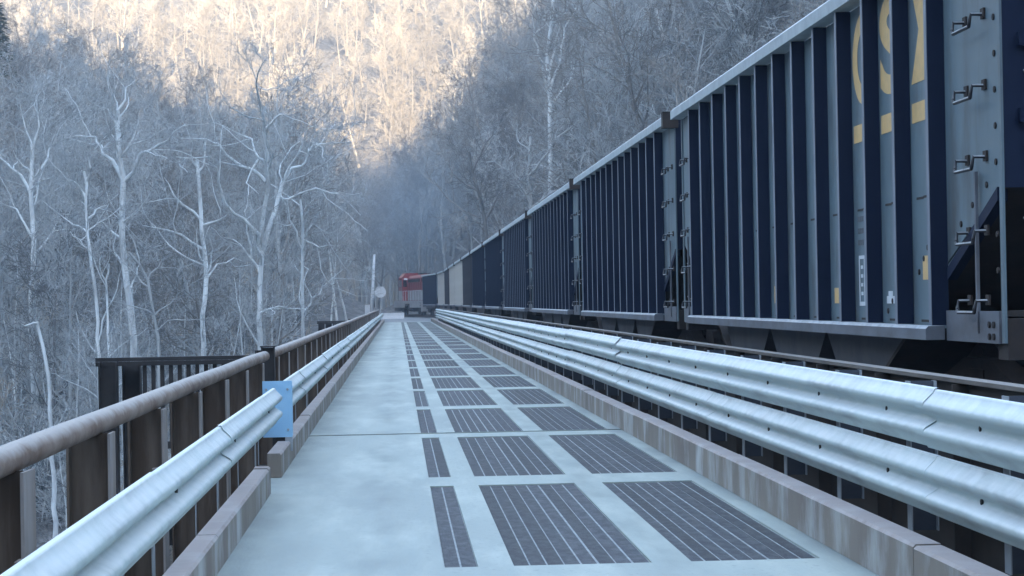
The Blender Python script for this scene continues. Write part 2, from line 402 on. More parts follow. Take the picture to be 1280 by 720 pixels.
def guardrail(label, sgn, xb, y0, y1, levels, post_y0, spacing, post_base, post_top, seg, scale=1.0, post_mat='steel', flange_mat='galv'):
    root = thing('guardrail', label, 'guardrail', (xb, y0, 0))
    me = beam_mesh(sgn, seg + .16, scale)
    for lv in levels:
        y = 0.0; q = 0
        while y < y1 - y0 - .05:
            ln = min(seg, y1 - y0 - y)
            o = put('rail_beam', me if ln == seg else beam_mesh(sgn, ln, scale), root,
                    (-sgn * (.0065 if q % 2 else 0) + random.uniform(-.003, .003), y, lv + random.uniform(-.005, .005) + (.006 if q % 2 else 0)))
            o.rotation_euler = (random.uniform(-.0008, .0008), 0, random.uniform(-.0006, .0006))
            y += seg; q += 1
    # posts: H section with a block behind the beam
    s = sgn
    pm = MB()
    bx = s * .05
    pm.box(*sorted((s * .107, s * .25)), -.004, .004, post_base, post_top)
    pme = pm.mesh('post', M[post_mat])
    fme = MB().box(*sorted((s * .10, s * .107)), -.05, .05, post_base, post_top).box(*sorted((s * .25, s * .257)), -.05, .05, post_base, post_top).mesh('flange', M[flange_mat])
    bm_ = MB()
    for lv in levels: bm_.box(*sorted((s * .004, s * .099)), -.05, .05, lv + .03, lv + .28)
    bme = bm_.mesh('offset_block', M[post_mat])
    bolt = MB().disc((-s * .016, 0, 0), (1, 0, 0), .014, .02, 8).mesh('bolt', M['grime'])
    y = post_y0
    while y < y1:
        if y > y0:
            p = put('post', pme, root, (0, y - y0, 0))
            put('flange', fme, p)
            if y < 100: put('offset_block', bme, p)
            if y < 45:
                for lv in levels: put('bolt', bolt, p, (0, .0, lv + .156 * scale))
        y += spacing
    return root
guardrail('double frosted steel guardrail between the bridge lane and the coal train', 1, 2.79, 3.0, BRIDGE_END - 10, [.340, .690], 7.9, 1.905, .15, 1.0, 7.62, 1.0)
guardrail('frosted steel guardrail along the lane, nearer the camera than the blue plate', -1, -1.165, 2.0, 19.3, [.395], 3.1, 3.81, -.3, .46, 3.81, 1.06, 'rust')
guardrail('frosted steel guardrail along the lane, starting behind the blue plate', -1, -1.165, 20.2, BRIDGE_END - 2, [.395], 21.0, 3.81, -.3, .46, 3.81, 1.06, 'rust')
# end shield at the joint
es = thing('end_shield', 'pale blue metal end plate boxed in between two guardrails', 'end plate', (-1.14, 19.7, 0))
MB().box(-.145, .13, -.012, 0, .25, .78).build('front_plate', M['bluecap'], es)
for bx_, bz_ in ((-.11, .32), (.09, .32), (-.11, .70), (.09, .70)): MB().disc((bx_, -.016, bz_), (0, 1, 0), .012, .012, 8).build('bolt', M['galv'], es)
MB().box(.118, .1295, .001, .12, .26, .77).build('return_lip', M['bluecap'], es)
MB().box(-.145, -.133, .001, .55, .26, .70).build('side_plate', M['galv'], es)
MB().box(-.132, .12, .001, .50, .703, .712).build('top_plate', M['bluecap'], es)
MB().box(-.06, .06, .02, .14, -.3, .25).build('post', M['dark'], es)
MB().box(.06, .13, -.009, .02, .12, .249).build('bracket', M['galv'], es)

# ------------------------------------------------------------------ pipe railing on rusted H posts
def h_post(h0, h1, depth=.2, wd=.2):
    mb = MB()
    mb.box(-depth, -.014, -.006, .006, h0, h1)
    mb.box(-depth - .012, -depth - .0005, -wd / 2, wd / 2, h0, h1)
    return mb.mesh('post', M['rust'])
def pipe_rail(label, y0, y1, first, sp, z):
    root = thing('pipe_railing', label, 'railing', (-1.40, y0, 0))
    n = int((y1 - y0) / 3) + 1
    pts = [(-.09, (y1 - y0) * k / n, z - .058 + random.uniform(-.006, .006)) for k in range(n + 1)]
    MB().tube(pts, .058, 14).build('top_pipe', M['pipe'], root, True)
    pm = h_post(-.45, z - .10)
    fl = MB().box(-.013, 0, -.1, .1, -.45, z - .10).mesh('flange', M['rust_edge'])
    y = first
    while y < y1 - .2:
        if y > y0:
            p = put('post', pm, root, (0, y - y0, 0)); p.rotation_euler = (0, 0, random.uniform(-.05, .05))
            put('flange', fl, p)
        y += sp
    return root
pipe_rail('rusty pipe railing on wide steel posts, ending at the near black post', 1.0, 23.3, 1.05, 2.3, .99)
pipe_rail('rusty pipe railing running from the near black post to the far bridge end', 23.9, BRIDGE_END, 24.6, 2.3, .985)
ep = thing('end_post', 'black square steel post where the two pipe railings meet', 'post', (-1.47, 23.6, -.4))
MB().box(-.075, -.062, -.08, .08, 0, 1.42).box(.062, .075, -.08, .08, 0, 1.42).build('flange', M['dark'], ep)
MB().box(-.0615, .0615, -.05, -.036, 0, 1.415).build('web', M['dark'], ep)
MB().box(-.085, .085, -.09, .09, 1.421, 1.436).build('cap_plate', M['dark'], ep)
MB_edge = MB().box(-1.42, -1.232, -2, BRIDGE_END, -.30, -.10)
tag(MB_edge.build('edge_beam', M['girder']), 'dark steel edge beam running below the pipe railing', 'beam')

def refuge(label, y, xl, nb, z0, bays):
    root = thing('refuge_railing', label, 'railing', (-1.6, y, 0))
    D = M['dark']
    wd = -1.6 - xl
    def H(x, yy, a, b, nm='post', s=.2):
        mb = MB().box(x, x + .014, yy - s / 2, yy + s / 2, a, b).box(x + s - .014, x + s, yy - s / 2, yy + s / 2, a, b).box(x + .014, x + s - .014, yy - .008, yy + .008, a, b)
        mb.build(nm, D, root)
    top = .89
    H(-wd, 0, -.6, top); H(-wd + .225, .3, -.6, top - .04); H(-.02, .15, -.6, .985, s=.15)
    MB().box(-wd - .04, .05, -.02, .10, top + .002, top + .045).box(-wd - .04, .05, -.02, -.008, top - .05, top).build('top_rail', D, root)
    MB().box(-wd + .46, 0, .0, .09, -.1, -.02).build('lower_rail', D, root)
    x = -wd + .50; bm_ = MB().box(-.022, .022, 0, .044, -.019, top - .001).mesh('baluster', D)
    for k in range(nb):
        put('baluster', bm_, root, (x + k * (wd - .58) / nb, .02, 0))
    MB().box(-wd - .05, 0, -.5, .4, -.66, -.61).build('floor_plate', M['beam'], root)
    MB().box(-wd, 0, .10, .3, -1.2, -.67).build('bracket', D, root)
    return root
refuge('black steel refuge bay with thin balusters outside the near pipe railing', 23.6, -3.36, 12, 0, 1)
refuge('small black refuge bay outside the pipe railing near the far bridge end', 68.3, -2.6, 8, 0, 1)

# ------------------------------------------------------------------ railway: girder, ties, rails
RAIL_Z, TC_X = 0.20, 5.45
gd = thing('track_girder', 'dark rusty girder edge between guardrail and train', 'girder', (0, -8, 0))
MB().box(3.22, 3.25, 0, BRIDGE_END + 8, -1.2, .985).build('web', M['girder'], gd)
for k in range(0, int((BRIDGE_END + 8) / 6)):
    MB().box(3.15, 3.26, k * 6 + .01, k * 6 + 5.99, .988, 1.012).build('top_flange', M['girder_top'], gd)
for k in range(44):
    MB().box(3.12, 3.215, k * 1.9 + .6, k * 1.9 + .62, -.4, .98).build('stiffener', M['girder'], gd)
CURVE_Y, CURVE_R = 176.0, 250.0
def track_pos(s):
    if s <= CURVE_Y: return Vector((TC_X, s, RAIL_Z)), 0.0
    a = (s - CURVE_Y) / CURVE_R
    return Vector((TC_X - CURVE_R * (1 - math.cos(a)), CURVE_Y + CURVE_R * math.sin(a), RAIL_Z)), a
trk = tag(thing('railway_track', None, None), kind='structure')
tie = MB().box(-1.3, 1.3, -.115, .115, -.34, -.16).mesh('tie', M['timber'])
tieb = MB()
s = -8.0; k = 0
while s < 300:
    p, a = track_pos(s)
    if s > 10 and k < 280: put('tie', tie, trk, p, a)
    else:
        ca, sa = math.cos(a), math.sin(a); o = len(tieb.v)
        t = MB().box(-1.3, 1.3, -.115, .115, -.34, -.16)
        tieb.poly([(p.x + ca * v[0] - sa * v[1], p.y + sa * v[0] + ca * v[1], p.z + v[2]) for v in t.v], t.f)
    s += .55 if s < 150 else .7; k += 1
tag(tieb.build('tie_row', M['timber'], trk), kind='stuff')
for sd in (-.752, .752):
    mb = MB(); prof = [(-.035, 0), (-.035, -.03), (-.008, -.045), (-.008, -.14), (-.07, -.155), (-.07, -.16), (.07, -.16), (.07, -.155), (.008, -.14), (.008, -.045), (.035, -.03), (.035, 0)]
    n = len(prof); cnt = 0; s = -8.0
    while s <= 300:
        p, a = track_pos(s); c, sn = math.cos(a), math.sin(a)
        for q in prof: mb.v.append((p.x + c * (sd + q[0]), p.y + sn * (sd + q[0]), p.z + q[1]))
        if cnt:
            for e in range(n):
                e2 = (e + 1) % n; mb.f.append(((cnt - 1) * n + e, (cnt - 1) * n + e2, cnt * n + e2, cnt * n + e))
        cnt += 1; s += 6
    mb.build('rail', M['railsteel'], trk)
MB().box(3.26, 7.6, -8, BRIDGE_END, -1.3, -.36).build('ballast_trough', M['girder'], trk)
bl = MB(); cnt = 0; s = BRIDGE_END
while s < 300:
    p, a = track_pos(s); c, sn = math.cos(a), math.sin(a)
    for q, z in ((-3.2, -.7), (-1.7, -.2), (1.7, -.2), (3.2, -.7)): bl.v.append((p.x + c * q, p.y + sn * q, p.z + z))
    if cnt:
        for e in range(3): bl.f.append(((cnt - 1) * 4 + e, (cnt - 1) * 4 + e + 1, cnt * 4 + e + 1, cnt * 4 + e))
    cnt += 1; s += 5
bl.build('ballast_bed', M['ballast'], trk)

# ------------------------------------------------------------------ hopper cars
CL = 15.2                       # body length
XP, XO = -1.474, -1.60           # side sheet plane, rib face plane
Z0, ZS, ZT, ZC = .96, 1.06, 3.76, 3.90
RIB0, RIBP, NR = 1.48, 1.02, 13
def glyph(ch, wd, h, ofs):
    if ch == 'X':
        t = wd * .44; d_ = h * .22
        pr = [(0, 0), (t, 0), (wd / 2, h / 2 - d_), (wd - t, 0), (wd, 0), (wd / 2 + t / 2, h / 2), (wd, h), (wd - t, h), (wd / 2, h / 2 + d_), (t, h), (0, h), (wd / 2 - t / 2, h / 2)]
        tri = [(0, 1, 11), (1, 2, 11), (2, 3, 5), (3, 4, 5), (5, 6, 8), (6, 7, 8), (8, 9, 11), (9, 10, 11), (2, 5, 8), (2, 8, 11)]
        return MB().poly([(0, -a, b_) for a, b_ in pr], [f[::-1] for f in tri]).mesh('letter', M['yellow'])
    c = bpy.data.curves.new('letter', 'FONT'); c.body = ch; c.size = 1.0; c.extrude = 0.0; c.offset = ofs
    o = bpy.data.objects.new('letter', c)
    COL.objects.link(o)
    dg = bpy.context.evaluated_depsgraph_get()
    me = bpy.data.meshes.new_from_object(o.evaluated_get(dg))
    bpy.data.objects.remove(o)
    x0 = min(v.co.x for v in me.vertices); x1 = max(v.co.x for v in me.vertices)
    y0 = min(v.co.y for v in me.vertices); y1 = max(v.co.y for v in me.vertices)
    for v in me.vertices:
        # the reader stands at -x looking to +x: text runs toward -y
        a = (v.co.x - x0) / (x1 - x0) * wd; b = (v.co.y - y0) / (y1 - y0) * h
        v.co = (0, -a, b)
    me.materials.clear(); me.materials.append(M['yellow'])
    return me
cache = {}
def cm(key, fn):
    if key not in cache: cache[key] = fn()
    return cache[key]
def fin(o, loc=(0, 0, 0)): o.location = loc; return o
def truck(root, y, detail):
    t = put('truck', cm('bolster', lambda: MB().box(-1.1, 1.1, -.2, .2, .45, .72).mesh('bolster', M['grime'])), root, (0, y, 0))
    def side():
        mb = MB(); mb.prism([(-1.15, .40), (-.95, .40), (-.55, .28), (.55, .28), (.95, .40), (1.15, .40), (1.15, .60), (.8, .68), (.35, .80), (-.35, .80), (-.8, .68), (-1.15, .60)], 'x', -.09, .09)
        return mb.mesh('side_frame', M['grime'])
    sf = cm('sideframe', side)
    for sx in (-1.0, 1.0): put('side_frame', sf, t, (sx, 0, 0))
    def whl():
        mb = MB().disc((0, 0, 0), (1, 0, 0), .457, .12, 24); mb.disc((.05 * 0 + .075, 0, 0), (1, 0, 0), .485, .03, 24); return mb.mesh('wheel', M['wheel'])
    wm = cm('wheel', whl)
    for dy in (-.88, .88):
        for sx in (-.80, .80):
            o = put('wheel', wm, t, (sx, dy, .457))
            if sx > 0: o.rotation_euler = (0, 0, math.pi)
        if detail: put('axle', cm('axle', lambda: MB().tube([(-.8, 0, 0), (.8, 0, 0)], .08, 8).mesh('axle', M['wheel'])), t, (0, dy, .457))
def grab_side():
    # U-shaped rung standing off the side
    return MB().tube([(XP - .005, -.22, .05), (XP - .09, -.22, .05), (XP - .10, -.215, 0), (XP - .10, -.20, -.03), (XP - .10, .20, -.03), (XP - .10, .215, 0), (XP - .09, .22, .05), (XP - .005, .22, .05)], .013, 6).mesh('grab_iron', M['iron'])
def hopper(idx, s0, label, side='panel', rib='navy', face='flange', letters=False, lod=0, group='coal hopper cars in the train'):
    p, a0 = track_pos(s0); pe, a1 = track_pos(s0 + CL)
    rz = -math.atan2(pe.x - p.x, pe.y - p.y)
    root = thing('hopper_car', label, 'hopper car', p, rz, group)
    SM, RM, FM = M[side], M[rib], M[face]
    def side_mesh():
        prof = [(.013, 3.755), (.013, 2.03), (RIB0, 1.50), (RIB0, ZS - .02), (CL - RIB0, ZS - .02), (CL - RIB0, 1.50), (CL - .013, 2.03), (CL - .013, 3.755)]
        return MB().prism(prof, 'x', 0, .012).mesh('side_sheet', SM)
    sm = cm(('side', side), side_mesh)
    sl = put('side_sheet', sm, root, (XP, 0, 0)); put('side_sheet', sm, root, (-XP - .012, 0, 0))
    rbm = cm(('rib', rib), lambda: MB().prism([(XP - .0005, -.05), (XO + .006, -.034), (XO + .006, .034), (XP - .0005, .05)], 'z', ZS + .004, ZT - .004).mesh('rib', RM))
    fcm = cm(('face', face), lambda: MB().box(XO, XO + .0055, -.034, .034, ZS + .006, ZT - .006).mesh('face_strip', FM))
    for k in range(NR):
        r_ = put('rib', rbm, root, (random.uniform(-.004, .004), RIB0 + RIBP * k, 0))
        put('face_strip', fcm, r_)
        if lod < 2:
            r2_ = put('rib', rbm, root, (0, RIB0 + RIBP * k, 0)); r2_.rotation_euler = (0, 0, math.pi)
    for sx in (-1, 1):
        cmh = cm('chord', lambda: MB().prism([(-.085, ZT), (.075, ZT), (.075, ZC), (-.055, ZC), (-.085, ZC - .03)], 'y', -.02, CL + .02).mesh('top_chord', M['chord']))
        o = put('top_chord', cmh, root, (sx * 1.55, 0, 0)) if sx < 0 else put('top_chord', cmh, root, (1.55, CL, 0), math.pi)
        smh = cm('sill', lambda: MB().prism([(-.02, Z0), (.12, Z0), (.12, ZS), (.0, ZS), (-.02, ZS - .02)], 'y', 1.42, CL - 1.42).mesh('side_sill', M['sill']))
        o = put('side_sill', smh, root, (-1.63, 0, 0)) if sx < 0 else put('side_sill', smh, root, (1.63, CL, 0), math.pi)
    for e in (0, 1):
        yy = 0 if e == 0 else CL; rzz = 0 if e == 0 else math.pi
        E = lambda nm, key, fn: put(nm, cm(key, fn), root, (0, yy, 0), rzz)
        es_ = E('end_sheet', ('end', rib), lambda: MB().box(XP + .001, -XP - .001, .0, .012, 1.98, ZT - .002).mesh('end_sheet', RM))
        E('end_cap_beam', 'endcap', lambda: MB().box(XP + .02, -XP - .02, -.015, .049, ZT, ZC - .005).mesh('end_cap_beam', M['navy']))
        for zz in ((2.45, 2.95, 3.4) if lod < 2 else ()):
            put('end_rib', cm('endrib', lambda: MB().box(XP + .1, -XP - .1, -.05, -.001, -.045, .045).mesh('end_rib', M['navy'])), root, (0, yy, zz), rzz)
        E('slope_sheet', 'slope', lambda: MB().prism([(.063, 2.03), (.063, 1.99), (3.6, .62), (3.6, .66)], 'x', XP + .013, -XP - .013).mesh('slope_sheet', M['grime']))
        for sx in (-1, 1):
            cp = cm('cpost', lambda: MB().prism([(XP - .018, -.01), (XP - .001, -.01), (XP - .001, .06), (XP - .018, .06)], 'z', Z0, ZT - .002).mesh('corner_post', M['panel']))
            cp2 = cm('cpost2', lambda: MB().prism([(-(XP - .018), -.01), (-(XP - .018), .06), (-XP + .001, .06), (-XP + .001, -.01)], 'z', Z0, ZT - .002).mesh('corner_post', M['panel']))
            put('corner_post', cp if sx < 0 else cp2, root, (0, yy, 0), rzz)
            o = put('end_sill_plate', cm('esill%d' % sx, lambda: MB().box(*sorted((sx * 1.478, sx * 1.50)), .095, 1.41, Z0 - .005, 1.17).mesh('end_sill_plate', M['sill'])), root, (0, yy, 0), rzz)
        E('end_sill', 'esill', lambda: MB().box(-1.47, 1.47, .0, .22, .85, 1.12).mesh('end_sill', M['grime']))
        E('coupler', 'coupler', lambda: MB().box(-.12, .12, -.42, .3, .72, .98).box(-.17, .17, -.44, -.25, .68, 1.02).mesh('coupler', M['grime']))
        if lod < 2:
            E('brake_platform', 'plat', lambda: MB().box(-1.3, 1.3, .1, .6, 1.13, 1.17).mesh('brake_platform', M['grime']))
    # grab irons and ladders, left side near and far ends
    if lod < 2:
        g = cm('grab', grab_side)
        for yb in (.62, CL - .62):
            for zz in (3.12, 2.64, 2.16, 1.66, 1.19):
                o = put('grab_iron', g, root, (0, yb, zz))
                for dy in (-.22, .22):
                    put('foot_plate', cm('gfoot', lambda: MB().box(XP - .016, XP - .001, -.04, .04, .02, .09).mesh('foot_plate', M['grime'])), o, (0, dy, 0))
            put('ladder_rod', cm('lrod', lambda: MB().box(XP - .04, XP - .018, -.016, .016, 1.02, 2.12).mesh('ladder_rod', M['sill'])), root, (0, yb - .05 if yb < 3 else yb + .05, 0))
        put('slope_brace', cm('brace', lambda: MB().prism([(.1, 1.99), (.1, 1.90), (RIB0 - .1, 1.39), (RIB0 - .1, 1.48)], 'x', XP - .02, XP + .05).mesh('slope_brace', M['navy'])), root)
        eg = cm('egrab', lambda: MB().tube([(-.28, .05, .04), (-.28, -.06, .0), (.28, -.06, 0), (.28, .05, .04)], .012, 6).mesh('grab_iron', M['iron']))
        for zz in (3.2, 2.72, 2.24, 1.74, 1.27): put('grab_iron', eg, root, (-1.05, 0, zz))
    if lod == 0:
        # rows of fasteners, seam dashes and stencils on the side sheet
        dash = cm('dash', lambda: MB().box(XP - .004, XP - .0005, -.10, .10, -.009, .009).mesh('seam_bolt_row', M['grime']))
        dot = cm('dot', lambda: MB().disc((XP - .003, 0, 0), (1, 0, 0), .022, .014, 8).mesh('bolt', M['grime']))
        for k in range(NR - 1):
            yb = RIB0 + RIBP * (k + .62)
            put('seam_bolt_row', dash, root, (0, yb + .08, 2.02)); put('seam_bolt_row', dash, root, (0, yb - .13, 2.025))
            put('seam_bolt_row', dash, root, (0, yb, 1.09)); put('seam_bolt_row', dash, root, (0, yb - .2, 1.088))
        for q, (yy, zz) in enumerate(((2.25, 1.46), (2.10, 1.56), (1.98, 1.64), (3.28, 1.16), (3.12, 1.24), (2.98, 1.31), (.4, 2.02), (.75, 1.90), (1.05, 1.78))):
            put('bolt', dot, root, (0, yy, zz))
        for q in range(10): put('bolt', dot, root, (0, .17, 3.6 - q * .24))
        for zz in (1.0, 1.08):
            for yy in (.2, .3): put('bolt', dot, root, (-.03, yy, zz))
    if lod < 2:
        # discharge chutes below the sill
        for yb in (4.6, 7.6, 10.6):
            put('discharge_chute', cm('chute', lambda: MB().prism([(-1.5, .96), (1.5, .96), (.55, .32), (-.55, .32)], 'x', -1.40, 1.40).mesh('discharge_chute', M['chute'])), root, (0, yb, 0))
    truck(root, 2.1, lod < 2); truck(root, CL - 2.1, lod < 2)
    if idx > 0:
        put('corner_cap', cm('ccap', lambda: MB().box(-1.66, -1.44, -.06, .12, 3.70, 3.93).mesh('corner_cap', M['grime'])), root)
    if letters:
        for ch, k, wl, ofs in (('C', 2, .78, .03), ('S', 1, .74, .03), ('X', 0, .88, .0)):
            yfar = RIB0 + RIBP * (k + 1) - .095
            zt = 2.90
            o = put('letter', glyph(ch, wl, .80, ofs), root, (XP - .003, yfar - .02, zt))
            put('letter_bar', MB().box(XP - .0035, XP - .001, yfar - .86, yfar - .02, zt - .30, zt - .15).mesh('letter_bar', M['yellow']), root)
        def plate(nm, m_, k, dy, z0, z1, wd):
            y = RIB0 + RIBP * (k + 1) - .1 - dy
            return put(nm, MB().box(XP - .0045, XP - .001, y - wd, y, z0, z1).mesh(nm, M[m_]), root)
        plate('reflector', 'yellow', 0, .26, 1.40, 1.58, .16); plate('reflector', 'yellow', 3, .12, 1.22, 1.36, .22)
        plate('reflector', 'yellow', 6, .16, 1.22, 1.40, .18)
        # white outlined data stencil
        y = RIB0 + RIBP * 3 - .22
        fr = MB()
        for b in ((y - .22, y, 1.60, 1.63), (y - .22, y, 1.20, 1.235), (y - .22, y - .19, 1.236, 1.599), (y - .03, y, 1.236, 1.599)): fr.box(XP - .004, XP - .001, *b)
        for q in range(4): fr.box(XP - .004, XP - .001, y - .15, y - .07, 1.29 + q * .075, 1.32 + q * .075)
        fr.build('data_stencil', M['white'], root)
        y = RIB0 + RIBP * 2 - .2
        MB().box(XP - .004, XP - .001, y - .26, y, 1.22, 1.28).box(XP - .004, XP - .001, y - .2, y - .06, 1.281, 1.32).build('data_stencil', M['white'], root)
        y = RIB0 + RIBP * 3 - .2; st = MB()
        for q in range(3):
            for e in range(4): st.box(XP - .004, XP - .001, y - .05 - e * .075, y - e * .075, 1.72 + q * .1, 1.765 + q * .1)
        st.build('number_stencil', M['sill'], root)
    return root
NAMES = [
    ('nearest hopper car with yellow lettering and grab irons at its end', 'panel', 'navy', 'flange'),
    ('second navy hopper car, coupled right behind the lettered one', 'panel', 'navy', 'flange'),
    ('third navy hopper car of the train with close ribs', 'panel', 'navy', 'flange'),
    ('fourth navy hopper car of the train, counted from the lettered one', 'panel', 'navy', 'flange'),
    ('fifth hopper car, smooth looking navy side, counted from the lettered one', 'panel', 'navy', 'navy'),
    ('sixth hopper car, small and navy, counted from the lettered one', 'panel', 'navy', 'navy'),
    ('last navy hopper car before the pale tan pair', 'panel', 'brown', 'brown'),
    ('first of the two pale tan hopper cars', 'tan', 'tanrib', 'tan'),
    ('second of the two pale tan hopper cars', 'tan', 'tanrib', 'tan'),
    ('dark grey hopper car just beyond the tan pair', 'panel', 'brown', 'brown'),
    ('whitish hopper car entering the curve beyond the guardrail end', 'pale', 'tanrib', 'pale'),
    ('navy hopper car on the curve coupled behind the red locomotive', 'panel', 'navy', 'navy'),
]
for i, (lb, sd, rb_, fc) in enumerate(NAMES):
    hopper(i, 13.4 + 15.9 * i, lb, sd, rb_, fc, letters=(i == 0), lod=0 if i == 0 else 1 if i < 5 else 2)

# ------------------------------------------------------------------ locomotive (cab end leads, seen from behind on the curve)
LS = 13.4 + 15.9 * 12 + .3; LL = 18.0
p, a = track_pos(LS); pe, _ = track_pos(LS + LL)
lo = thing('locomotive', 'red and grey diesel locomotive at the head of the coal train', 'locomotive', p, -math.atan2(pe.x - p.x, pe.y - p.y))
MB().box(-1.52, 1.52, 0.2, LL - .2, 1.15, 1.45).build('frame', M['grey'], lo)
MB().box(-1.52, 1.52, .1, .19, .35, 1.44).build('pilot', M['grey'], lo)
MB().box(-1.52, 1.52, LL - .19, LL - .1, .35, 1.44).build('pilot', M['grey'], lo)
MB().box(-1.53, -1.50, .5, 7.4, .75, 1.149).box(-1.53, -1.50, 10.6, LL - .5, .75, 1.149).build('skirt', M['grey'], lo)
MB().prism([(-.95, 1.452), (.95, 1.452), (.95, 3.75), (.7, 4.05), (-.7, 4.05), (-.95, 3.75)], 'y', .9, 12.2).build('long_hood', M['red'], lo)
for k in range(9): MB().box(-.985, -.951, 1.2 + k * 1.2, 2.2 + k * 1.2, 1.75, 3.3).build('hood_door', M['red'], lo)
for k in range(9): MB().box(-1.0, -.986, 1.22 + k * 1.2, 2.18 + k * 1.2, 1.5, 2.45).build('lower_panel', M['pale'], lo)
MB().box(-1.516, -1.502, 12.3, 14.65, 1.47, 2.5).build('lower_panel', M['pale'], lo)
MB().box(-.99, -.951, 1.2, 3.0, 3.34, 3.68).build('radiator_grille', M['grime'], lo)
cab = MB().prism([(-1.5, 1.452), (1.5, 1.452), (1.5, 3.85), (1.1, 4.3), (-1.1, 4.3), (-1.5, 3.85)], 'y', 12.25, 14.7).build('cab', M['red'], lo)
MB().box(-1.515, -1.502, 12.6, 13.3, 2.9, 3.6).build('cab_window', M['glass'], cab); MB().box(-1.515, -1.502, 13.5, 14.3, 2.9, 3.6).build('cab_window', M['glass'], cab)
MB().box(-1.4, -1.02, 12.235, 12.248, 2.9, 3.6).build('cab_window', M['glass'], cab)
MB().box(1.02, 1.4, 12.235, 12.248, 2.9, 3.6).build('cab_window', M['glass'], cab)
MB().prism([(14.72, 1.452), (16.9, 1.452), (16.9, 2.7), (16.4, 3.0), (14.72, 3.1)], 'x', -.95, .95).build('short_hood', M['red'], lo)
MB().box(-1.08, 1.08, 12.26, 14.69, 4.302, 4.33).build('cab_roof', M['grime'], lo)
for sx_ in (-1.3, .95): MB().box(sx_, sx_ + .35, 12.20, 12.24, 3.62, 3.8).build('number_board', M['white'], lo)
for k in range(4): MB().box(-1.6, -1.535, .3, .75, .35 + k * .28, .39 + k * .28).build('step', M['grime'], lo)
MB().box(-1.0, -.951, 4.2, 11.6, 3.34, 3.62).build('air_intake', M['grime'], lo)
MB().box(-.35, .35, .86, .899, 3.3, 3.55).build('headlight', M['lamp'], lo)
for k in range(3): MB().disc((0, 3.0 + k * 2.2, 4.08), (0, 0, 1), .55, .12, 16).build('roof_fan', M['grime'], lo)
MB().box(-.25, .25, 8.6, 9.4, 4.051, 4.28).build('exhaust_stack', M['grime'], lo)
MB().prism([(-1.25, 1.14), (1.25, 1.14), (1.25, .55), (1.0, .35), (-1.0, .35), (-1.25, .55)], 'y', 7.6, 10.4).build('fuel_tank', M['grime'], lo)
for sx in (-1.47, 1.47):
    mb = MB().tube([(sx, .4, 2.45), (sx, 12.1, 2.45)], .02, 5)
    for k in range(8): mb.tube([(sx, .4 + k * 1.65, 1.45), (sx, .4 + k * 1.65, 2.45)], .02, 5)
    mb.build('handrail', M['white'], lo)
truck(lo, 3.4, False); truck(lo, LL - 3.4, False)
MB().box(-.12, .12, -.4, .12, .72, .98).build('coupler', M['grime'], lo)

# ------------------------------------------------------------------ bridge-end signs
def at_px(x, y, d):
    u, v = x - 497, y - 378
    u0, v0 = u - .018 * v, v + .018 * u
    return Vector((u0 * d / F_PX, d, EYE - v0 * d / F_PX))
D = 165.0
b = at_px(463.5, 392, D); t = at_px(468, 318, D)
pl = thing('signal_pole', 'tall slightly leaning white pole at the far bridge end', 'pole', (b.x, D, terrain_z(b.x, D) - .1))
MB().tube([(0, 0, 0), (t.x - b.x, .2, t.z - pl.location.z)], [.15, .10], 12).build('shaft', M['white'], pl, True)
MB().tube([(0, 0, 0), (0, 0, .35)], [.24, .2], 10).build('base', M['grey'], pl)
c = at_px(475.5, 365, D - 1)
rs = thing('round_sign', 'round white sign on a thin post beside the leaning pole', 'sign', (c.x, D - 1, terrain_z(c.x, D - 1) - .1))
MB().disc((0, -.05, c.z - rs.location.z), (0, 1, 0), .45, .02, 28).build('sign_disc', M['white'], rs)
MB().box(-.03, .03, -.03, .03, 0, c.z - rs.location.z + .4).build('sign_post', M['galv'], rs)
c = at_px(462, 391, D - 2)
bx = thing('signal_cabinet', 'narrow white cabinet standing in front of the leaning pole', 'cabinet', (c.x - .15, D - 2, terrain_z(c.x, D - 2) - .05))
MB().box(-.2, .2, -.15, .15, .12, 1.65).build('cabinet_body', M['white'], bx)
MB().box(-.22, .22, -.17, .17, 1.652, 1.70).build('lid', M['grey'], bx)
MB().box(-.15, .15, -.12, .12, 0, .119).build('base', M['grey'], bx)
MB().box(.06, .10, -.165, -.151, .8, 1.0).build('handle', M['grime'], bx)
lw = thing('road_barrier', 'low pale concrete barrier across the road shoulder past the bridge', 'barrier', (-.6, 196, -.1))
MB().prism([(-.25, 0), (.25, 0), (.12, .35), (.1, .62), (-.1, .62), (-.12, .35)], 'x', -1.4, 1.2).build('barrier_body', M['white'], lw)

